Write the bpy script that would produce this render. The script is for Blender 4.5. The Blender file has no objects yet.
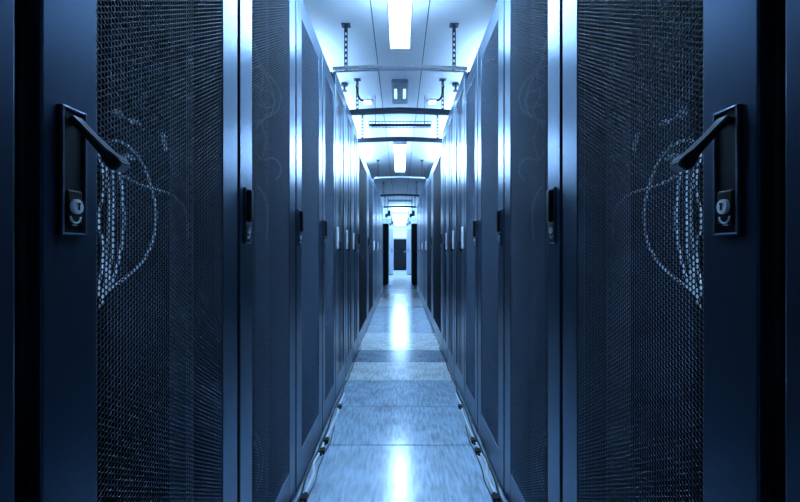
import bpy, bmesh, math, random
import numpy as np
from mathutils import Vector, Matrix
random.seed(7)
SC = bpy.context.scene
COL = SC.collection
A = 0.42            # aisle half width (front plane of the cabinet doors)
EYE = 1.008         # lens height
F = 433.0           # focal length in pixels for an 800 px wide frame

# ------------------------------------------------------------------ materials
def mat(name, col, rough=0.5, metal=0.0, spec=0.5, var=0.0, scale=(8, 8, 8), bump=0.0, emit=None, strength=0.0, rvar=0.0):
    m = bpy.data.materials.new(name); m.use_nodes = True
    nt = m.node_tree; b = nt.nodes['Principled BSDF']
    b.inputs['Base Color'].default_value = (*col, 1)
    b.inputs['Roughness'].default_value = rough
    b.inputs['Metallic'].default_value = metal
    b.inputs['Specular IOR Level'].default_value = spec
    tc = nt.nodes.new('ShaderNodeTexCoord'); mp = nt.nodes.new('ShaderNodeMapping')
    mp.inputs['Scale'].default_value = scale
    nz = nt.nodes.new('ShaderNodeTexNoise'); nz.inputs['Scale'].default_value = 1.0; nz.inputs['Detail'].default_value = 5
    nt.links.new(tc.outputs['Object'], mp.inputs['Vector']); nt.links.new(mp.outputs['Vector'], nz.inputs['Vector'])
    if var:
        r = nt.nodes.new('ShaderNodeValToRGB')
        r.color_ramp.elements[0].position = 0.3; r.color_ramp.elements[1].position = 0.7
        r.color_ramp.elements[0].color = (*[c * (1 - var) for c in col], 1)
        r.color_ramp.elements[1].color = (*[min(1, c * (1 + var)) for c in col], 1)
        nt.links.new(nz.outputs['Fac'], r.inputs['Fac']); nt.links.new(r.outputs['Color'], b.inputs['Base Color'])
    if rvar:
        mr = nt.nodes.new('ShaderNodeMapRange')
        mr.inputs['To Min'].default_value = rough - rvar; mr.inputs['To Max'].default_value = rough + rvar
        nt.links.new(nz.outputs['Fac'], mr.inputs['Value']); nt.links.new(mr.outputs['Result'], b.inputs['Roughness'])
    if bump:
        bp = nt.nodes.new('ShaderNodeBump'); bp.inputs['Strength'].default_value = bump; bp.inputs['Distance'].default_value = 0.002
        nt.links.new(nz.outputs['Fac'], bp.inputs['Height']); nt.links.new(bp.outputs['Normal'], b.inputs['Normal'])
    if emit:
        b.inputs['Emission Color'].default_value = (*emit, 1); b.inputs['Emission Strength'].default_value = strength
    return m

LC = (0.36, 0.63, 1.0)      # colour of the lamps: the whole hall is lit cold blue
M = {
    'frame':   mat('graphite door frame', (0.074, 0.118, 0.178), 0.29, 0.85, 0.5, 0.03, (4, 4, 4)),
    'mesh':    mat('perforated door steel', (0.004, 0.005, 0.007), 0.6, 0.0, 0.06, 0.05, (30, 30, 30)),
    'edge':    mat('bright cut edge of the holes', (0.16, 0.225, 0.32), 0.45, 0.3, 0.2, 0.05, (30, 30, 30)),  # paler than the sheet face: rim glints put into the colour
    'dark_edge': mat('black painted hole edges', (0.022, 0.032, 0.047), 0.5, 0.1, 0.15, 0.05, (30, 30, 30)),
    'body':    mat('cabinet body steel', (0.008, 0.010, 0.014), 0.6, 0.0, 0.3, 0.1, (6, 6, 6)),
    'rail':    mat('zinc mounting rail', (0.30, 0.34, 0.40), 0.45, 0.8, 0.5, 0.1, (20, 20, 40)),
    'silver_frame': mat('silver grey cabinet frame', (0.13, 0.195, 0.275), 0.285, 0.85, 0.5, 0.03, (4, 4, 4)),
    'silver_panel': mat('blue grey door panel', (0.03, 0.047, 0.072), 0.30, 0.7, 0.5, 0.03, (25, 25, 25)),
    'black':   mat('black handle plastic', (0.005, 0.006, 0.008), 0.4, 0.0, 0.2, 0.1, (40, 40, 40)),
    'rim':     mat('dark steel rim', (0.14, 0.19, 0.26), 0.32, 0.7, 0.5, 0.1, (60, 60, 60)),
    'chrome':  mat('lock chrome', (0.93, 0.95, 0.97), 0.3, 0.0, 0.5, 0.05, (60, 60, 60)),
    'white_cable': mat('pale cable jacket', (0.80, 0.84, 0.88), 0.5, 0.0, 0.5, 0.06, (30, 30, 30)),
    'grey_cable': mat('grey cable jacket', (0.34, 0.38, 0.43), 0.5, 0.0, 0.5, 0.06, (30, 30, 30)),
    'black_cable': mat('black cable jacket', (0.01, 0.011, 0.013), 0.5, 0.0, 0.4, 0.1, (30, 30, 30)),
    'ceiling': mat('painted ceiling panel', (0.88, 0.92, 0.96), 0.55, 0.0, 0.3, 0.03, (3, 3, 3)),
    'void':    mat('dark void above ceiling', (0.01, 0.012, 0.016), 0.9, 0.0, 0.1, 0.1, (3, 3, 3)),
    'wall':    mat('painted wall', (0.78, 0.82, 0.88), 0.6, 0.0, 0.3, 0.03, (2, 2, 2)),
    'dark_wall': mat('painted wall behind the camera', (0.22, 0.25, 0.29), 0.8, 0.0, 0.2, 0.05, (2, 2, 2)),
    'bar':     mat('galvanised strut', (0.05, 0.07, 0.10), 0.45, 0.5, 0.5, 0.15, (30, 30, 30)),
    'pale_bar': mat('bright zinc tray', (0.94, 0.96, 0.98), 0.5, 0.0, 0.5, 0.1, (30, 30, 30)),
    'lamp':    mat('lamp diffuser', (0.9, 0.9, 0.9), 0.5, 0.0, 0.3, 0.0, emit=LC, strength=45.0),
    'dim_lamp': mat('dim lamp diffuser', (0.9, 0.9, 0.9), 0.5, 0.0, 0.3, 0.0, emit=LC, strength=3.0),
    'up_lamp': mat('upward lamp diffuser', (0.9, 0.9, 0.9), 0.5, 0.0, 0.3, 0.0, emit=LC, strength=25.0),  # added upward glow, only there to brighten the ceiling
    'dim_up_lamp': mat('dim upward lamp diffuser', (0.9, 0.9, 0.9), 0.5, 0.0, 0.3, 0.0, emit=LC, strength=3.4),
    'side_up_lamp': mat('side upward lamp diffuser', (0.9, 0.9, 0.9), 0.5, 0.0, 0.3, 0.0, emit=LC, strength=5.0),
    'far_lamp': mat('far lamp diffuser', (0.9, 0.9, 0.9), 0.5, 0.0, 0.3, 0.0, emit=LC, strength=15.0),
    'led': mat('cabinet led strip', (0.9, 0.9, 0.9), 0.5, 0.0, 0.3, 0.0, emit=LC, strength=24.0),  # added glow that brightens the cables in the nearest cabinets
    'lamp_body': mat('lamp housing', (0.7, 0.74, 0.8), 0.5, 0.0, 0.4, 0.03, (10, 10, 10)),
    'small_lamp': mat('small lamp lens', (0.9, 0.9, 0.9), 0.5, 0.0, 0.3, 0.0, emit=LC, strength=1.2),
    'fixture': mat('grey blue fixture shell', (0.20, 0.26, 0.34), 0.5, 0.0, 0.4, 0.2, (10, 10, 10)),
    'pale_cabinet': mat('pale cabinet paint', (0.34, 0.40, 0.50), 0.4, 0.2, 0.5, 0.05, (10, 10, 10)),
    'door':    mat('dark door leaf', (0.010, 0.013, 0.018), 0.9, 0.0, 0.05, 0.15, (6, 6, 6)),
}

def floor_mat(name, col, rough):
    m = bpy.data.materials.new(name); m.use_nodes = True
    nt = m.node_tree; b = nt.nodes['Principled BSDF']; L = nt.links.new
    tc = nt.nodes.new('ShaderNodeTexCoord')
    mp = nt.nodes.new('ShaderNodeMapping'); mp.inputs['Scale'].default_value = (70, 10, 1)
    nz = nt.nodes.new('ShaderNodeTexNoise'); nz.inputs['Scale'].default_value = 1; nz.inputs['Detail'].default_value = 6
    nz2 = nt.nodes.new('ShaderNodeTexNoise'); nz2.inputs['Scale'].default_value = 7; nz2.inputs['Detail'].default_value = 4
    L(tc.outputs['Object'], mp.inputs['Vector']); L(mp.outputs['Vector'], nz.inputs['Vector']); L(tc.outputs['Object'], nz2.inputs['Vector'])
    mx = nt.nodes.new('ShaderNodeMath'); mx.operation = 'ADD'; L(nz.outputs['Fac'], mx.inputs[0])
    ms = nt.nodes.new('ShaderNodeMath'); ms.operation = 'MULTIPLY'; ms.inputs[1].default_value = 0.6; L(nz2.outputs['Fac'], ms.inputs[0]); L(ms.outputs[0], mx.inputs[1])
    r = nt.nodes.new('ShaderNodeValToRGB')
    r.color_ramp.elements[0].position = 0.55; r.color_ramp.elements[1].position = 1.05
    r.color_ramp.elements[0].color = (*[c * 0.62 for c in col], 1)
    r.color_ramp.elements[1].color = (*[min(1, c * 1.25) for c in col], 1)
    L(mx.outputs[0], r.inputs['Fac']); L(r.outputs['Color'], b.inputs['Base Color'])
    mr = nt.nodes.new('ShaderNodeMapRange'); mr.inputs['To Min'].default_value = rough - .06; mr.inputs['To Max'].default_value = rough + .06
    L(nz.outputs['Fac'], mr.inputs['Value']); L(mr.outputs['Result'], b.inputs['Roughness'])
    bp = nt.nodes.new('ShaderNodeBump'); bp.inputs['Strength'].default_value = 0.12; bp.inputs['Distance'].default_value = 0.002
    L(nz.outputs['Fac'], bp.inputs['Height']); L(bp.outputs['Normal'], b.inputs['Normal'])
    b.inputs['Specular IOR Level'].default_value = 0.6
    return m
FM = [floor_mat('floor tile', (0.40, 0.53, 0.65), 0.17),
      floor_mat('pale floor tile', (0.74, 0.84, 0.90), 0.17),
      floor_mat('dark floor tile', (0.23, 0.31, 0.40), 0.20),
      M['void']]

# ------------------------------------------------------------------ mesh helpers
class MB:
    def __init__(s): s.bm = bmesh.new()
    def box(s, x0, x1, y0, y1, z0, z1, bev=0.0, mi=0):
        x0, x1 = min(x0, x1), max(x0, x1); y0, y1 = min(y0, y1), max(y0, y1); z0, z1 = min(z0, z1), max(z0, z1)
        t = bmesh.new()
        bmesh.ops.create_cube(t, size=1.0, matrix=Matrix.Translation(((x0+x1)/2, (y0+y1)/2, (z0+z1)/2)) @ Matrix.Diagonal((x1-x0, y1-y0, z1-z0, 1)))
        if bev: bmesh.ops.bevel(t, geom=t.edges[:], offset=bev, segments=2, affect='EDGES', profile=0.5)
        s._take(t, mi); return s
    def _take(s, t, mi=0, smooth=False):
        vm = [s.bm.verts.new(v.co) for v in t.verts]
        t.verts.index_update()
        for f in t.faces:
            n = s.bm.faces.new([vm[v.index] for v in f.verts]); n.material_index = mi; n.smooth = smooth
        t.free()
    def cyl(s, c, axis, r, d, seg=20, bev=0.0, mi=0, r2=None):
        t = bmesh.new()
        q = Vector((0, 0, 1)).rotation_difference(Vector(axis).normalized()).to_matrix().to_4x4()
        bmesh.ops.create_cone(t, cap_ends=True, segments=seg, radius1=r, radius2=r if r2 is None else r2, depth=d, matrix=Matrix.Translation(c) @ q)
        if bev: bmesh.ops.bevel(t, geom=[e for e in t.edges if len(e.link_faces) == 2 and e.calc_face_angle() > .8], offset=bev, segments=2, affect='EDGES')
        s._take(t, mi); return s
    def tube(s, pts, r, seg=8, sub=8, mi=0, caps=True):
        P = [Vector(p) for p in pts]
        if len(P) > 2 and sub > 1:
            Q = [P[0]*2 - P[1]] + P + [P[-1]*2 - P[-2]]; out = []
            for i in range(1, len(Q)-2):
                for k in range(sub):
                    t = k/sub; a, b, c, d = Q[i-1], Q[i], Q[i+1], Q[i+2]
                    out.append(.5*((2*b) + (c-a)*t + (2*a-5*b+4*c-d)*t*t + (3*b-a-3*c+d)*t**3))
            P = out + [P[-1]]
        rings = []; n = None
        for i, p in enumerate(P):
            d = (P[min(i+1, len(P)-1)] - P[max(i-1, 0)]).normalized()
            if n is None: n = d.orthogonal().normalized()
            n = (n - d*n.dot(d)).normalized(); b = d.cross(n)
            rings.append([s.bm.verts.new(p + (n*math.cos(2*math.pi*k/seg) + b*math.sin(2*math.pi*k/seg))*r) for k in range(seg)])
        for i in range(len(rings)-1):
            for k in range(seg):
                f = s.bm.faces.new([rings[i][k], rings[i][(k+1) % seg], rings[i+1][(k+1) % seg], rings[i+1][k]]); f.smooth = True; f.material_index = mi
        if caps:
            s.bm.faces.new(rings[0][::-1]).material_index = mi; s.bm.faces.new(rings[-1]).material_index = mi
        return s
    def prism(s, poly, lo, hi, bev=0.0, mi=0):
        """poly: list of points (3-vectors) of one face; extruded by the vector hi-lo"""
        t = bmesh.new(); off = Vector(hi) - Vector(lo)
        a = [t.verts.new(Vector(p)) for p in poly]; b = [t.verts.new(Vector(p) + off) for p in poly]
        n = len(a); t.faces.new(a); t.faces.new(b[::-1])
        for i in range(n): t.faces.new([a[(i+1) % n], a[i], b[i], b[(i+1) % n]])
        bmesh.ops.recalc_face_normals(t, faces=t.faces[:])
        if bev: bmesh.ops.bevel(t, geom=t.edges[:], offset=bev, segments=2, affect='EDGES')
        s._take(t, mi); return s
    def build(s, name, mats, parent=None, loc=(0, 0, 0)):
        bmesh.ops.recalc_face_normals(s.bm, faces=s.bm.faces[:])
        me = bpy.data.meshes.new(name); s.bm.to_mesh(me); s.bm.free()
        for m in (mats if isinstance(mats, (list, tuple)) else [mats]): me.materials.append(m)
        return link(name, me, parent, loc)

def link(name, me, parent=None, loc=(0, 0, 0)):
    o = bpy.data.objects.new(name, me); COL.objects.link(o); o.location = loc
    if parent is not None: o.parent = parent
    return o
def tag(o, label=None, cat=None, group=None, kind=None):
    if label: o['label'] = label
    if cat: o['category'] = cat
    if group: o['group'] = group
    if kind: o['kind'] = kind
    return o
def thing(name, loc, label, cat, group=None):
    o = bpy.data.objects.new(name, None); COL.objects.link(o); o.location = loc; o.empty_display_size = .05
    return tag(o, label, cat, group)

# ------------------------------------------------------------------ perforated sheet (real hexagonal holes, real thickness)
def sheet_mesh(w, h, p=0.0085, hole=0.435, th=0.0013, pitch_dark=False):
    """sheet in the local Y (width) / Z (height) plane, centred on x=0, from (0,0) to (w,h)"""
    cp = p*math.sqrt(3)/2
    nx = int(round(w/cp)); nz = int(round(h/p)); cp = w/nx; p = h/nz
    ang = np.arange(6)*math.pi/3
    outer = np.stack([np.cos(ang)*cp/1.5, np.sin(ang)*p/math.sqrt(3)], 1)
    rr = hole*p
    inner = np.stack([np.cos(ang)*rr/ .95, np.sin(ang)*rr], 1)
    I, J = np.meshgrid(np.arange(nx), np.arange(nz), indexing='ij')
    C = np.stack([(I+.5)*cp, (J+.25 + .5*(I % 2))*p], -1).reshape(-1, 1, 2)
    O = C + outer; N = C + inner; n = len(C)
    keys = np.round(O.reshape(-1, 2)*1e5/5).astype(np.int64)
    _, first, inv = np.unique(keys, axis=0, return_index=True, return_inverse=True)
    inv = inv.reshape(n, 6); OU = O.reshape(-1, 2)[first]; k = len(OU)
    def v3(a, x): return np.concatenate([np.full((len(a), 1), x), a], 1)
    NV = N.reshape(-1, 2)
    V = np.concatenate([v3(OU, th/2), v3(OU, -th/2), v3(NV, th/2), v3(NV, -th/2)])
    of, ob = inv, inv + k
    nf = np.arange(n*6).reshape(n, 6) + 2*k; nb = nf + n*6
    r = lambda a: np.roll(a, -1, axis=1)
    Q = np.concatenate([np.stack(q, -1).reshape(-1, 4) for q in
        ((of, r(of), r(nf), nf), (r(ob), ob, nb, r(nb)), (nf, r(nf), r(nb), nb))])
    me = bpy.data.meshes.new('perforated_panel')
    me.vertices.add(len(V)); me.vertices.foreach_set('co', V.astype(np.float32).ravel())
    me.loops.add(Q.size); me.loops.foreach_set('vertex_index', Q.astype(np.int32).ravel())
    me.polygons.add(len(Q)); me.polygons.foreach_set('loop_start', np.arange(0, Q.size, 4, dtype=np.int32))
    me.update(calc_edges=True); me.validate()
    me.materials.append(M['mesh']); me.materials.append(M['dark_edge' if pitch_dark else 'edge'])
    me.polygons.foreach_set('material_index', np.repeat(np.array([0, 0, 1], dtype=np.int32), n*6))
    return me
SHEETS = {}
def sheet(w, h, p):
    k = (round(w, 3), round(h, 3), p)
    if k not in SHEETS: SHEETS[k] = sheet_mesh(w, h, p, pitch_dark=p > .012)
    return SHEETS[k]

# ------------------------------------------------------------------ cabinets
def cabinet(side, y0, y1, label, style='dark', top=2.092, stile=0.093, pitch=0.0085, handle='closed', name='server_cabinet', group=None):
    """side -1 left / +1 right; the front plane is x = side*A and faces the aisle; local X grows into the room"""
    yc = (y0+y1)/2; w = (y1-y0); hw = w/2
    s = side
    X = lambda d: s*d          # depth behind the front plane -> local x (negative d = proud, in the aisle)
    root = thing(name, (s*A, yc, 0), label, 'cabinet', group)
    T = 0.020; z0 = 0.029; zt = top
    silver = style == 'silver'
    # body: open fronted shell on a plinth
    b = MB(); D = 1.0; g = 0.003; t = 0.012
    bx0 = T + 0.004
    b.box(X(bx0), X(D), -hw+.002, -hw+.002+t, z0, zt-.004, .002)
    b.box(X(bx0), X(D), hw-.002-t, hw-.002, z0, zt-.004, .002)
    b.box(X(bx0), X(D), -hw+.002+t, hw-.002-t, zt-.004-t, zt-.004, .002)
    b.box(X(bx0), X(D), -hw+.002+t, hw-.002-t, z0, z0+t, .002)
    b.box(X(D-t), X(D), -hw+.002+t, hw-.002-t, z0+t, zt-.004-t)
    b.build('body', M['body'], root)
    MB().box(X(.045), X(.96), -hw+.01, hw-.01, 0, z0, .001).build('plinth', M['body'], root)
    if style != 'silver':
        for yy in (-.235, .235):
            r = MB(); yy *= (w-.05)/.552
            for k in (0,):
                r.box(X(.095), X(.099), yy-.02, yy+.02, z0+.03, zt-.03)
                r.box(X(.095), X(.135), yy-.02 if yy > 0 else yy+.017, yy-.017 if yy > 0 else yy+.02, z0+.03, zt-.03)
            # square cage nut holes read as a dark row on the rail
            n = int((zt-z0-.1)/.0222)
            for k in range(n): r.box(X(.0935), X(.0955), yy-.005, yy+.005, z0+.05+k*.0222, z0+.06+k*.0222, mi=1)
            r.build('mounting_rail', [M['rail'], M['body']], root)
    # door
    d = MB(); gp = 0.009; e0, e1 = -hw+gp, hw-gp
    tr, br = 0.093, 0.135; bv = .0024
    d.box(X(0), X(T), e0, e0+stile, z0, zt, bv); d.box(X(0), X(T), e1-stile, e1, z0, zt, bv)
    d.box(X(0.0002), X(T), e0+stile-.001, e1-stile+.001, zt-tr, zt, bv); d.box(X(0.0002), X(T), e0+stile-.001, e1-stile+.001, z0, z0+br, bv)
    door = d.build('door', M['silver_frame'] if silver else M['frame'], root)
    if silver:
        q = MB(); q.box(X(.006), X(.010), e0+stile-.002, e1-stile+.002, z0+br-.002, zt-tr+.002)
        q.box(X(.003), X(.008), (e0+e1)/2-.012, (e0+e1)/2+.012, z0+br-.001, zt-tr+.001, .001)
        q.build('door_panel', M['silver_panel'], door)
    else:
        sw, sh = e1-e0-2*stile+.008, zt-z0-tr-br+.008
        link('perforated_panel', sheet(sw, sh, pitch), door, (X(.0026), e0+stile-.004, z0+br-.004))
    if handle == 'open':      # added fill strip, unseen behind the near stile, to brighten the cabling
        q = MB(); q.box(X(.045), X(.053), e0+.030, e0+.046, EYE-.20, EYE+.30, .001, 1); q.box(X(.046), X(.052), e0+.0455, e0+.049, EYE-.19, EYE+.29, .001)
        q.build('cabinet_lamp', [M['led'], M['body']], root)
    # swing handle on the near stile
    hy = e0 + (.0445 if stile < .12 else .06); zb, zp = EYE+.02, EYE+(.181 if handle == 'open' else .172); hwid = .0208 if handle == 'open' else .018
    if silver:
        p = MB(); p.box(X(-.012), X(.001), hy-.016, hy+.016, zb-.005, zp-.01, .004)
        hd = p.build('handle', M['chrome'], door); hd['label'] = 'silver grip plate'
        p = MB(); p.box(X(-.016), X(.001), hy+.05, hy+.085, zb-.02, zb+.045, .004); p.build('lock', M['black'], door)['label'] = 'black lock box'
        return root
    p = MB()
    p.box(X(-.003), X(.001), hy-hwid, hy+hwid, zb, zp, .001)
    r_ = .003; pr = -.006
    p.box(X(pr), X(0), hy-hwid, hy-hwid+r_, zb, zp, .0008, 1); p.box(X(pr), X(0), hy+hwid-r_, hy+hwid, zb, zp, .0008, 1)
    p.box(X(pr), X(0), hy-hwid+r_, hy+hwid-r_, zp-r_, zp, .0008, 1); p.box(X(pr), X(0), hy-hwid+r_, hy+hwid-r_, zb, zb+r_, .0008, 1)
    p.build('handle', [M['black'], M['rim']], door)
    lv = MB()
    lw = .0115
    if handle == 'closed':
        lv.box(X(-.018), X(-.003), hy-lw, hy+lw, EYE+.080, zp-.006, .004)
    else:
        # lever swung out into the aisle, hinged at the top of the plate, thick grip at its free end
        za, ze = EYE+.168, EYE+.106
        def sec(f, wd, th):
            cx = -.006 + f*(-.059); cz = za + f*(ze-za)
            dx, dz = -.059, ze-za; L = math.hypot(dx, dz); nx, nz = dz/L, -dx/L     # normal pointing up/out
            return [(X(cx+nx*th*q), hy+wd*p_, cz+nz*th*q) for p_, q in ((-1, -1), (1, -1), (1, 1), (-1, 1))]
        t = bmesh.new(); prev = None
        for f, wd, th in ((-.03, .007, .003), (0, .0095, .0042), (.35, .0095, .0042), (.70, .0105, .0055), (.84, .0115, .008), (.96, .0115, .0088), (1.02, .0095, .006)):
            ring = [t.verts.new(c) for c in sec(f, wd, th)]
            if prev:
                for k in range(4): t.faces.new([prev[k], prev[(k+1) % 4], ring[(k+1) % 4], ring[k]])
            else: t.faces.new(ring[::-1])
            prev = ring
        t.faces.new(prev)
        bmesh.ops.recalc_face_normals(t, faces=t.faces[:])
        bmesh.ops.bevel(t, geom=[e for e in t.edges if e.calc_face_angle(0) > .5], offset=.0016, segments=2, affect='EDGES')
        lv._take(t)
    lv.build('lever', M['black'] if handle == 'closed' else M['lever'], door)
    k = MB(); l0, l1 = EYE+.033, EYE+.077; lx = -.0075; hl = .0125
    k.box(X(-.006), X(-.002), hy-hl, hy+hl, l0, l1, .002, 1)
    # shield shaped bright rim with a rounded lower end
    def uline(r): 
        pts = [(X(lx+.003), hy-r, l1-.001), (X(lx+.003), hy-r, l0+r)]
        pts += [(X(lx+.003), hy-r*math.cos(a), l0+r-r*math.sin(a)) for a in [math.pi*i/10 for i in range(1, 10)]]
        return pts + [(X(lx+.003), hy+r, l0+r), (X(lx+.003), hy+r, l1-.001)]
    k.tube(uline(hl-.002), .0011, 6, 1); k.tube([(X(lx+.003), hy-hl+.002, l1-.001), (X(lx+.003), hy+hl-.002, l1-.001)], .0009, 6, 1)
    k.tube([(X(lx+.002), hy-.0085*math.cos(a), l0+.011-.0085*math.sin(a)) for a in [math.pi*i/10 for i in range(0, 11)]], .0017, 6, 1)
    cz = l0+.0235
    k.cyl((X(lx+.001), hy, cz), (1, 0, 0), .0094, .008, 24, .001)
    k.box(X(lx-.0038), X(lx-.001), hy-.0011, hy+.0011, cz-.0045, cz+.0045, 0, 1)
    k.box(X(lx-.0038), X(lx-.001), hy-.0025, hy+.0025, cz+.003, cz+.0048, 0, 1)
    k.build('lock', [M['chrome'], M['black']], door)['label'] = 'chrome key lock'
    return root

M['lever'] = mat('satin dark lever', (0.02, 0.027, 0.038), 0.30, 0.5, 0.5, 0.1, (60, 60, 60))

ROW = [  # y0, y1, style, top, stile, pitch, what
    (-.147, .482, 'dark', 2.092, .093, .0085),
    (.499, 1.129, 'dark', 2.092, .093, .0085),
    (1.129, 1.749, 'dark', 2.092, .093, .0085),
    (1.749, 2.343, 'dark', 2.092, .093, .0085),
    (2.343, 2.831, 'dark', 2.092, .080, .0085),
    (2.831, 3.336, 'silver', 2.186, .080, 0),
    (3.336, 3.826, 'silver', 2.186, .080, 0),
    (3.826, 4.276, 'silver', 2.186, .080, 0),
    (4.276, 5.65, 'dark', 2.092, .16, .014),
    (5.65, 6.85, 'dark', 2.092, .16, .014),
    (6.85, 8.10, 'silver', 2.150, .17, 0),
    (8.10, 9.35, 'silver', 2.150, .17, 0),
    (9.35, 10.6, 'silver', 2.150, .17, 0),
]
DESC = ['dark cabinet cut off by the {0} edge of the photo',
        'largest dark mesh-door cabinet in the {0} row, swing handle standing open',
        'dark mesh-door cabinet just beyond the open-handled one, {0} row, closed black handle',
        'dark mesh-door cabinet second beyond the open-handled one, {0} row',
        'narrow dark mesh-door cabinet touching the first taller silver one, {0} row',
        'tall silver-framed cabinet next to the narrow dark one, first of three, {0} row',
        'tall silver-framed cabinet in the middle of three with silver grips, {0} row',
        'tall silver-framed cabinet third of three, touching the wide dark one, {0} row',
        'wide dark mesh cabinet right after the three tall silver ones, {0} row',
        'second wide dark mesh cabinet, touching the distant silver cabinets, {0} row',
        'distant wide silver cabinet following the wide dark pair, {0} row',
        'distant wide silver cabinet, second beyond the wide dark pair, {0} row',
        'last wide silver cabinet at the far end of the {0} row']
for s, sn in ((-1, 'left'), (1, 'right')):
    for i, (y0, y1, st, tp, sl, pt) in enumerate(ROW):
        cabinet(s, y0, y1, DESC[i].format(sn), st, tp, sl, pt or .01, 'open' if i == 1 else 'closed',
                'server_cabinet' if st == 'dark' else 'silver_cabinet', 'server cabinets along the aisle')
    # black cabinet standing across the end of the row, with a plain front towards the aisle mouth
    def plain(name, y, xin, xout, h, dep, m, label, grp):
        r = thing(name, (s*(xin+xout)/2, y+dep/2, 0), label, 'cabinet', grp); hw = (xout-xin)/2
        MB().box(-hw, hw, -dep/2+.02, dep/2, .03, h, .004).build('body', m, r)
        dd = MB(); dd.box(-hw+.004, hw-.004, -dep/2, -dep/2+.018, .04, h-.01, .003).build('door', m, r)
        MB().box(-s*(hw-.05)-.012, -s*(hw-.05)+.012, -dep/2-.02, -dep/2+.001, .95, 1.12, .004).build('handle', M['black'], r)
        MB().box(-hw+.03, hw-.03, -dep/2+.05, dep/2-.03, 0, .03).build('plinth', M['body'], r)
    plain('black_cabinet', 12.75, .345, .95, EYE+.81, .8, M['body'], f'small black cabinet standing past the end of the {sn} row', 'black end cabinets')
    plain('pale_cabinet', 18.1, .285, .95, EYE+.92, .9, M['pale_cabinet'], f'pale cabinet beside the far dark door, {sn} of it', 'pale cabinets by the door')

# ------------------------------------------------------------------ setting
f = MB()
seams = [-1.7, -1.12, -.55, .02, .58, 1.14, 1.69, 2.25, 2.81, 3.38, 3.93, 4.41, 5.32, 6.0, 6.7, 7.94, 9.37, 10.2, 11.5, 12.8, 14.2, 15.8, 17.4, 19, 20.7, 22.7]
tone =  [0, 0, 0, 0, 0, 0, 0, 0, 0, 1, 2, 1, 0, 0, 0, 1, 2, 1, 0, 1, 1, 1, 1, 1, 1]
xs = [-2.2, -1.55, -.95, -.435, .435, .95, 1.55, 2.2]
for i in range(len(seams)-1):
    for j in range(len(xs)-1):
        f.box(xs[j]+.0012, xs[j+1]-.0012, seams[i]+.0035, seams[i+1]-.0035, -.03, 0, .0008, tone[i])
f.box(-2.2, 2.2, -1.7, 22.7, -.06, -.03, 0, 3)
tag(f.build('floor', FM), kind='structure')
CZ = EYE + 1.66
c = MB()
cx = [-2.2, -1.4, -.8, -.198, .198, .8, 1.4, 2.2]; cy = [-1.7, .3, 1.65, 3.65, 5.15, 6.6, 9.1, 12.8, 16, 19, 22.7]
for i in range(len(cy)-1):
    for j in range(len(cx)-1):
        gx = .0035
        gy = .0015
        c.box(cx[j]+gx, cx[j+1]-gx, cy[i]+gy, cy[i+1]-gy, CZ, CZ+.02, .0008)
c.box(-2.2, 2.2, -1.7, 22.7, CZ+.06, CZ+.1, 0, 1)
tag(c.build('ceiling', [M['ceiling'], M['void']]), kind='structure')
tag(MB().box(-2.2, 2.2, 22.7, 22.8, -.06, CZ+.1).build('wall_back', M['wall']), kind='structure')
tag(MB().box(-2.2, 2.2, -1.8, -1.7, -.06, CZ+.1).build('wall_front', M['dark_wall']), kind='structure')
for s, n in ((-1, 'left'), (1, 'right')):
    tag(MB().box(s*2.2, s*2.3, -1.8, 22.8, -.06, CZ+.1).build('wall_'+n, M['wall']), kind='structure')
dr = thing('door_1', (0, 22.66, 0), None, None); tag(dr, kind='structure')
MB().box(-.345, .345, -.03, .035, .01, EYE+.62, .003).build('door_leaf', M['door'], dr)
fr = MB()
for sx in (-1, 1): fr.box(sx*.35, sx*.40, -.04, .035, 0, EYE+.67, .003)
fr.box(-.40, .40, -.04, .035, EYE+.625, EYE+.68, .003); fr.build('door_frame', M['pale_cabinet'], dr)
MB().tube([(.29, -.03, .98), (.29, -.07, .98), (.20, -.07, .98)], .009, 8, 1).build('door_handle', M['chrome'], dr)

# ------------------------------------------------------------------ ceiling lights
def light(y0, y1, hw, z, label, x=0, th=.04, strength=None, up='up_lamp'):
    r = thing('ceiling_light', (x, (y0+y1)/2, z), label, 'lamp', 'hanging strip lights'); L = (y1-y0)/2
    MB().box(-hw, hw, -L, L, 0, th).build('diffuser', M['lamp'] if strength is None else strength, r)
    hs = MB(); hs.box(-hw-.012, hw+.012, -L-.012, L+.012, th+.001, th+.022)
    for sx in (-1, 1): hs.box(sx*(hw+.001), sx*(hw+.012), -L-.012, L+.012, .002, th+.003)
    hs.build('housing', M['lamp_body'], r)
    if up: MB().box(-hw, hw, -L, L, th+.021, th+.03).build('up_diffuser', M[up], r)  # glowing top added to the fitting so the ceiling turns pale
    for sy in (-1, 1): MB().box(-hw-.002, hw+.002, sy*L, sy*(L+.012), -.002, th, .002).build('end_cap', M['lamp_body'], r)
    for yy in (-L*.6, L*.6): MB().cyl((0, yy, (th+.03+CZ-z)/2), (0, 0, 1), .003, CZ-z-th-.03, 8).build('suspension_rod', M['lamp_body'], r)
    return r
ZL = EYE + 1.33
light(1.1, 2.84, .0585, ZL, 'long glowing strip light over the aisle, nearest the top edge of the photo')
light(5.42, 7.25, .074, ZL, 'glowing strip light over the aisle beyond the dark strut frames', up='side_up_lamp')
light(15.6, 22.2, .26, ZL, 'wide glowing strip light near the end wall above the far door', strength=M['far_lamp'], up='dim_up_lamp')
for s, sn in ((-1, 'left'), (1, 'right')):
    light(3.3, 4.9, .16, EYE+1.36, f'strip light above the {sn} cabinet row beside the pale tray', x=s*.76, strength=M['dim_lamp'], up='dim_up_lamp')
    light(4.95, 8.0, .20, EYE+1.36, f'strip light above the {sn} cabinet row past the strut frames', x=s*.76, up='side_up_lamp')

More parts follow.
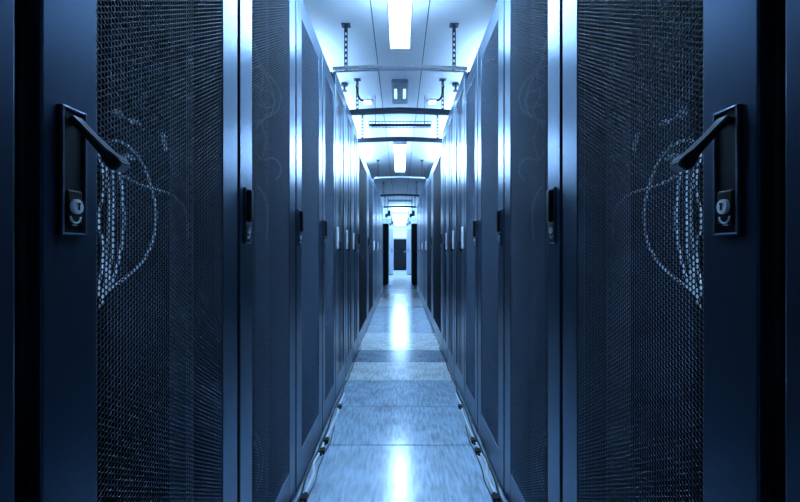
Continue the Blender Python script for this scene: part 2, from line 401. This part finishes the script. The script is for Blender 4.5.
# ------------------------------------------------------------------ overhead frames
def bow(hw, z, thick, depth, y, arch, mb, mi=0, n=9):
    t = []
    for i in range(n):
        x = -hw + 2*hw*i/(n-1); t.append((x, z - arch*(abs(x)/hw)**1.5))
    for i in range(n-1):
        (xa, za), (xb, zb) = t[i], t[i+1]
        mb.prism([(xa, y-depth/2, za), (xb, y-depth/2, zb), (xb, y-depth/2, zb+thick), (xa, y-depth/2, za+thick)], (0, 0, 0), (0, depth, 0), 0, mi)
def strut(root, x, y, z0, z1, m, w=.024):
    q = MB(); 
    for sx in (-1, 1): q.box(x+sx*w/2, x+sx*(w/2-.006), y-.01, y+.01, z0, z1)
    n = max(2, int((z1-z0)/.04))
    for k in range(n+1):
        zz = z0 + (z1-z0-.012)*k/n; q.box(x-w/2+.005, x+w/2-.005, y-.01, y+.008, zz, zz+.012)
    q.build('strut', m, root)
    b = MB(); b.box(x-.032, x+.032, y-.03, y+.03, z1-.006, z1, .001); b.box(x-.012, x+.012, y-.012, y+.012, z1-.03, z1-.005); b.build('bracket', M['bar'], root)
HB = EYE + 1.35
def frame(y, hw, kind, xs_, label, wdt=.024):
    r = thing('support_frame', (0, y, HB), label, 'support frame', 'strut frames hung from the ceiling')
    q = MB()
    if kind == 'pale':
        bow(hw, -.012, .008, .012, -.022, .018, q); bow(hw, -.012, .008, .012, .022, .018, q)
        n = 28
        for k in range(n):
            x = -hw*.96 + 2*hw*.96*k/(n-1); zz = -.012 - .018*(abs(x)/hw)**1.5
            q.box(x-.006, x+.006, -.022, .022, zz+.002, zz+.007)
        bow(hw, -.004, .014, .004, -.026, .018, q)
        q.build('tray', M['pale_bar'], r)
    else:
        bow(hw, -.024, .012, .042, 0, .022, q); bow(hw, .014, .010, .042, 0, .022, q); bow(hw, -.012, .028, .008, .012, .022, q)
        bow(hw, -.013, .028, .004, -.012, .022, q)
        q.build('crossbar', M['bar'], r)
    for sx in (-1, 1): strut(r, sx*xs_, .03 if kind != 'pale' else 0, -.02, CZ-HB, M['bar'], wdt)
    return r
def basket(y, hw, label):
    r = thing('cable_basket', (0, y, HB), label, 'cable basket', 'dark cable baskets across the aisle'); q = MB()
    for dy in (-.05, .05):
        for zz in (-.02, .018): q.box(-hw, hw, dy-.003, dy+.003, zz-.003, zz+.003)
    n = int(hw*2/.035)
    for k in range(n+1):
        x = -hw+k*2*hw/n
        q.box(x-.002, x+.002, -.05, .05, -.022, -.018); q.box(x-.002, x+.002, -.052, -.048, -.02, .018); q.box(x-.002, x+.002, .048, .052, -.02, .018)
    q.build('wire_basket', M['bar'], r)
    q = MB()
    for k in range(5): q.tube([(-hw*.98, -.03+.015*k, -.01+random.uniform(-.002, .004)), (-hw*.3, -.03+.014*k, -.008), (hw*.35, -.028+.014*k, -.007), (hw*.98, -.03+.015*k, -.01)], .0065, 8, 6)
    q.build('cable_bundle', M['black_cable'], r)
    q = MB()
    for sx in (-1, 1): q.cyl((sx*hw*.8, 0, (CZ-HB)/2-.01), (0, 0, 1), .003, CZ-HB+.02, 8)
    q.build('hanger', M['bar'], r)
frame(3.18, .49, 'pale', .397, 'pale zinc ladder tray spanning the aisle under the first strip light')
frame(4.16, .48, 'dark', .413, 'dark strut crossbar with a black cable hooked on its post, behind the pale tray')
basket(4.62, .33, 'short dark cable basket between the two dark crossbars nearest the camera')
frame(5.22, .51, 'dark', .455, 'dark strut crossbar in front of the second strip light')
frame(7.9, .46, 'pale', .40, 'distant pale tray crossing under the second strip light', .03)
frame(10.4, .47, 'dark', .40, 'distant dark crossbar behind the far pale tray', .04)
basket(11.6, .33, 'distant short dark cable basket high above the row ends')
frame(13.1, .50, 'dark', .455, 'farthest dark crossbar, above the black end cabinets', .04)

for s, sn in ((-1, 'left'), (1, 'right')):
    # junction boxes below the farthest crossbar
    for k, (y, x0, x1, z0, z1, w) in enumerate(((13.3, .29, .45, 1.03, 1.24, 'under the farthest crossbar'), (18.0, .26, .45, 1.06, 1.24, 'above the pale cabinet'))):
        r = thing('junction_box', (s*(x0+x1)/2, y, EYE+z0), f'grey junction box cluster hung {w}, {sn} side', 'junction box', 'junction boxes at the aisle end')
        hw = (x1-x0)/2; h = z1-z0
        q = MB(); q.box(-hw, -.01, -.06, .06, 0, h*.55, .006); q.box(.01, hw, -.05, .07, h*.2, h, .006); q.build('box', M['fixture'], r)
        q = MB(); q.box(-hw+.02, -.02, -.075, -.055, .02, h*.4, .003); q.box(.02, hw-.02, -.065, -.045, h*.4, h*.9, .003); q.build('cover', M['bar'], r)
        MB().cyl((0, 0, (CZ-EYE-z0)/2+h*.1), (0, 0, 1), .012, CZ-EYE-z0-h*.2, 10).build('hanger', M['bar'], r)
    # black cable hooked on the post of the first dark crossbar
    y = 4.172; px = lambda x, yy: (s*(400-x)/F*y, y-.01, EYE+(251-yy)/F*y)
    tag(MB().tube([px(356.6, 86), px(357.4, 92), px(358.6, 97), px(361, 100.2), px(363.6, 100.6)], .0095, 8, 6).build('cable', M['black_cable']), f'short black cable curling off the {sn} post above the dark crossbar', 'cable', 'black cables on the overhead posts')
    q = MB(); q.cyl((0, 0, -.015), (0, 0, 1), .035, .03, 16, .004); q.cyl((0, 0, -.05), (0, 0, 1), .012, .05, 10); q.cyl((0, 0, -.078), (0, 0, 1), .028, .008, 14)
    o = q.build('sprinkler_head', M['bar'], None, (s*.55, 4.28, CZ)); tag(o, f'small dark sprinkler head on the ceiling above the {sn} cabinets', 'sprinkler', 'ceiling sprinklers')
    r = thing('spot_lamp', (s*.355, 4.78, CZ), f'small bright square lamp on the ceiling near the {sn} dark post', 'lamp', 'small square ceiling lamps')
    MB().box(-.045, .045, -.05, .05, -.02, 0, .004).build('housing', M['lamp_body'], r)
    MB().box(-.036, .036, -.042, .042, -.026, -.018, .002).build('lens', M['lamp'], r)
r = thing('emergency_light', (0, 4.5, CZ), 'grey ceiling fixture with two small glowing lamps over the aisle centre', 'lamp')
MB().box(-.085, .085, -.33, .30, -.035, 0, .015).build('housing', M['fixture'], r)  # dark plate with two glowing patches, standing for a blot with bright spots
for sx in (-1, 1): MB().box(sx*.045-.014, sx*.045+.014, -.16, .10, -.045, -.03, .006).build('lens', M['small_lamp'], r)

# ------------------------------------------------------------------ cables
def P(x, y, c):     # a point behind the left doors, from its bearing seen from the lens and its depth plane x=-c
    d = 400-x
    return (-c, F*c/d, EYE+(251-y)*c/d)
def flip(pts, s): return [(p[0] if s < 0 else -p[0], p[1], p[2]) for p in pts]
NEAR = [  # (points, plane, radius, label)
    ([(100, 148), (112, 140), (128, 146), (141, 160), (151, 186), (156, 212), (153, 240), (142, 262), (127, 276), (110, 290)], .470, .0025, 'pale cable making the widest loop behind the open-handled {0} cabinet\'s mesh'),
    ([(97, 150), (103, 170), (104, 190), (100, 208), (99, 226), (104, 246), (102, 266), (98, 296)], .476, .0021, 'pale cable nearest the frame behind the open-handled {0} cabinet\'s mesh'),
    ([(112, 160), (114, 190), (113.5, 222), (112, 252), (108, 282), (102, 303)], .482, .0021, 'pale cable hanging straight under the open handle, {0} cabinet'),
    ([(118, 160), (122, 190), (124, 222), (120, 254), (112, 282), (101, 300)], .474, .0023, 'pale cable swinging down in the bundle under the lever tip, {0} cabinet'),
    ([(107, 166), (108.5, 200), (108, 236), (107, 262), (105, 282), (100, 308)], .488, .0020, 'pale cable at the back of the hanging bundle, {0} cabinet'),
    ([(124, 176), (137, 183), (152, 188), (168, 193), (179, 201), (186, 213), (188, 240)], .480, .0024, 'thin pale cable running sideways to the rail in the open-handled {0} cabinet'),
]
for s, sn in ((-1, 'left'), (1, 'right')):
    for pts, c, r_, lab in NEAR:
        o = MB().tube(flip([P(x, y, c) for x, y in pts], s), r_, 8, 8).build('network_cable', M['white_cable'])
        tag(o, lab.format(sn), 'cable', f'pale cables in the nearest {sn} cabinet')
    # plugs and a paper tag among the cables
    for k, (x, y, wx, wz, c, m, lab) in enumerate(((127, 157, .012, .010, .468, 'white_cable', 'pale cable plug by the lever tip behind the {0} open-handled mesh'),
                                        (134, 122, .014, .008, .485, 'white_cable', 'small pale plug above the lever behind the {0} open-handled mesh'),
                                        (119, 114, .012, .012, .50, 'grey_cable', 'grey plug high above the lever behind the {0} open-handled mesh'))):
        cpt = P(x, y, c); cx_ = cpt[0] if s < 0 else -cpt[0]
        q = MB(); q.box(-.006, .006, -wx/2, wx/2, -wz/2, wz/2, .002); q.box(-.004, .004, -wx/2-.006, -wx/2+.001, -wz/3, wz/3, .001); q.box(-.003, .003, wx/2-.001, wx/2+.014, -.0022, .0022, .001)
        tag(q.build('cable_plug', M[m], None, (cx_, cpt[1], cpt[2])), lab.format(sn), 'plug', f'plugs in the nearest {sn} cabinet')
    pa = [P(160, 132, .49), P(165, 133, .49), P(168, 151, .49), P(164, 151, .49)]
    q = MB(); q.prism(flip(pa, s), (0, 0, 0), (-.0006*(1 if s > 0 else -1), 0, 0)); tag(q.build('paper_tag', M['white_cable']), f'pale tilted paper tag behind the {sn} open-handled cabinet\'s mesh', 'tag')
    # tangle in the second cabinet
    rnd = random.Random(11)
    TANG = [([(254, 42), (259, 60), (266, 72), (276, 84), (281, 98), (276, 112), (266, 118), (255, 122)], .444, 'outer grey cable of the tangle high up'),
            ([(255, 66), (262, 70), (269, 82), (274, 98), (272, 112), (262, 121), (256, 128)], .455, 'grey cable inside the tangle high up'),
            ([(256, 56), (263, 78), (260, 96), (267, 110), (262, 124), (266, 140), (262, 158)], .466, 'grey cable dropping through the tangle'),
            ([(255, 84), (262, 90), (270, 92), (275, 102), (268, 108), (258, 104)], .476, 'tightly coiled grey cable in the tangle'),
            ([(256, 152), (262, 160), (272, 158), (279, 163), (281, 172), (276, 180)], .455, 'short grey cable arching below the tangle'),
            ([(257, 185), (264, 196), (268, 214), (266, 240)], .46, 'grey cable trailing at lever height'),
            ([(255, 432), (260, 444), (263, 460), (261, 478), (256, 492)], .455, 'pale cable bowing near the floor'),
            ([(254, 440), (258, 454), (259, 468), (256, 486)], .46, 'second pale cable bowing near the floor')]
    for k, (pts, c, lab) in enumerate(TANG):
        o = MB().tube(flip([P(x, y, c) for x, y in pts], s), .0032 if k < 6 else .0022, 6, 7).build('network_cable', M['white_cable'])
        tag(o, f'{lab} in the {sn} row\'s second mesh cabinet', 'cable', f'cables in the second {sn} cabinet')
    # loose cables on the floor along the plinths
    def run(y0, y1, xo, amp, r, m, lab, seed, z=None):
        rn = random.Random(seed); pts = []; y = y0
        while y < y1: pts.append((s*(xo+rn.uniform(-amp, amp)), y, (z or r)+.0005)); y += rn.uniform(.09, .17)
        tag(MB().tube(pts, r, 8, 5).build('floor_cable', m), lab.format(sn), 'cable', 'loose cables along the cabinet feet')
    run(1.3, 4.5, .412, .005, .0048, M['black_cable'], 'black cable lying on the floor along the {0} cabinet feet', 5)
    run(1.62, 3.1, .396, .010, .0062, M['white_cable'], 'pale cable snaking on the floor beside the {0} cabinet feet', 8)
    run(.9, 2.6, .372, .005, .0028, M['black_cable'], 'thin black wire on the floor tiles, {0} side', 21)
    for k, (yy, lab) in enumerate(((1.75, 'first'), (2.16, 'second'), (2.28, 'third'), (2.78, 'fourth'))):
        q = MB(); q.box(-.014, .014, -.022, .022, 0, .02, .005); q.box(-.006, .006, -.04, .04, .004, .014, .003)
        tag(q.build('cable_joint', M['black'], None, (s*.388, yy, .0)), f'{lab} black cable connector from the camera, on the floor by the {sn} row', 'connector', 'black connectors on the floor cables')

# ------------------------------------------------------------------ world, camera, view
w = bpy.data.worlds.new('World'); SC.world = w; w.use_nodes = True
w.node_tree.nodes['Background'].inputs['Color'].default_value = (.02, .05, .1, 1); w.node_tree.nodes['Background'].inputs['Strength'].default_value = .05
cd = bpy.data.cameras.new('Camera'); cam = bpy.data.objects.new('Camera', cd); COL.objects.link(cam)
cam.location = (0, 0, EYE); cam.rotation_euler = (math.pi/2, 0, 0)
cd.sensor_fit = 'HORIZONTAL'; cd.sensor_width = 36; cd.lens = F/800*36; cd.clip_start = .02; cd.clip_end = 100
SC.camera = cam
SC.view_settings.view_transform = 'Standard'; SC.view_settings.look = 'None'
SC.view_settings.gamma = 1; SC.view_settings.use_curve_mapping = False
SC.view_settings.exposure = 0.52
SC.cycles.use_denoising = True; SC.cycles.use_adaptive_sampling = False; SC.cycles.use_light_tree = False
SC.cycles.max_bounces = 12; SC.cycles.diffuse_bounces = 6; SC.cycles.glossy_bounces = 8
SC.cycles.sample_clamp_indirect = 4
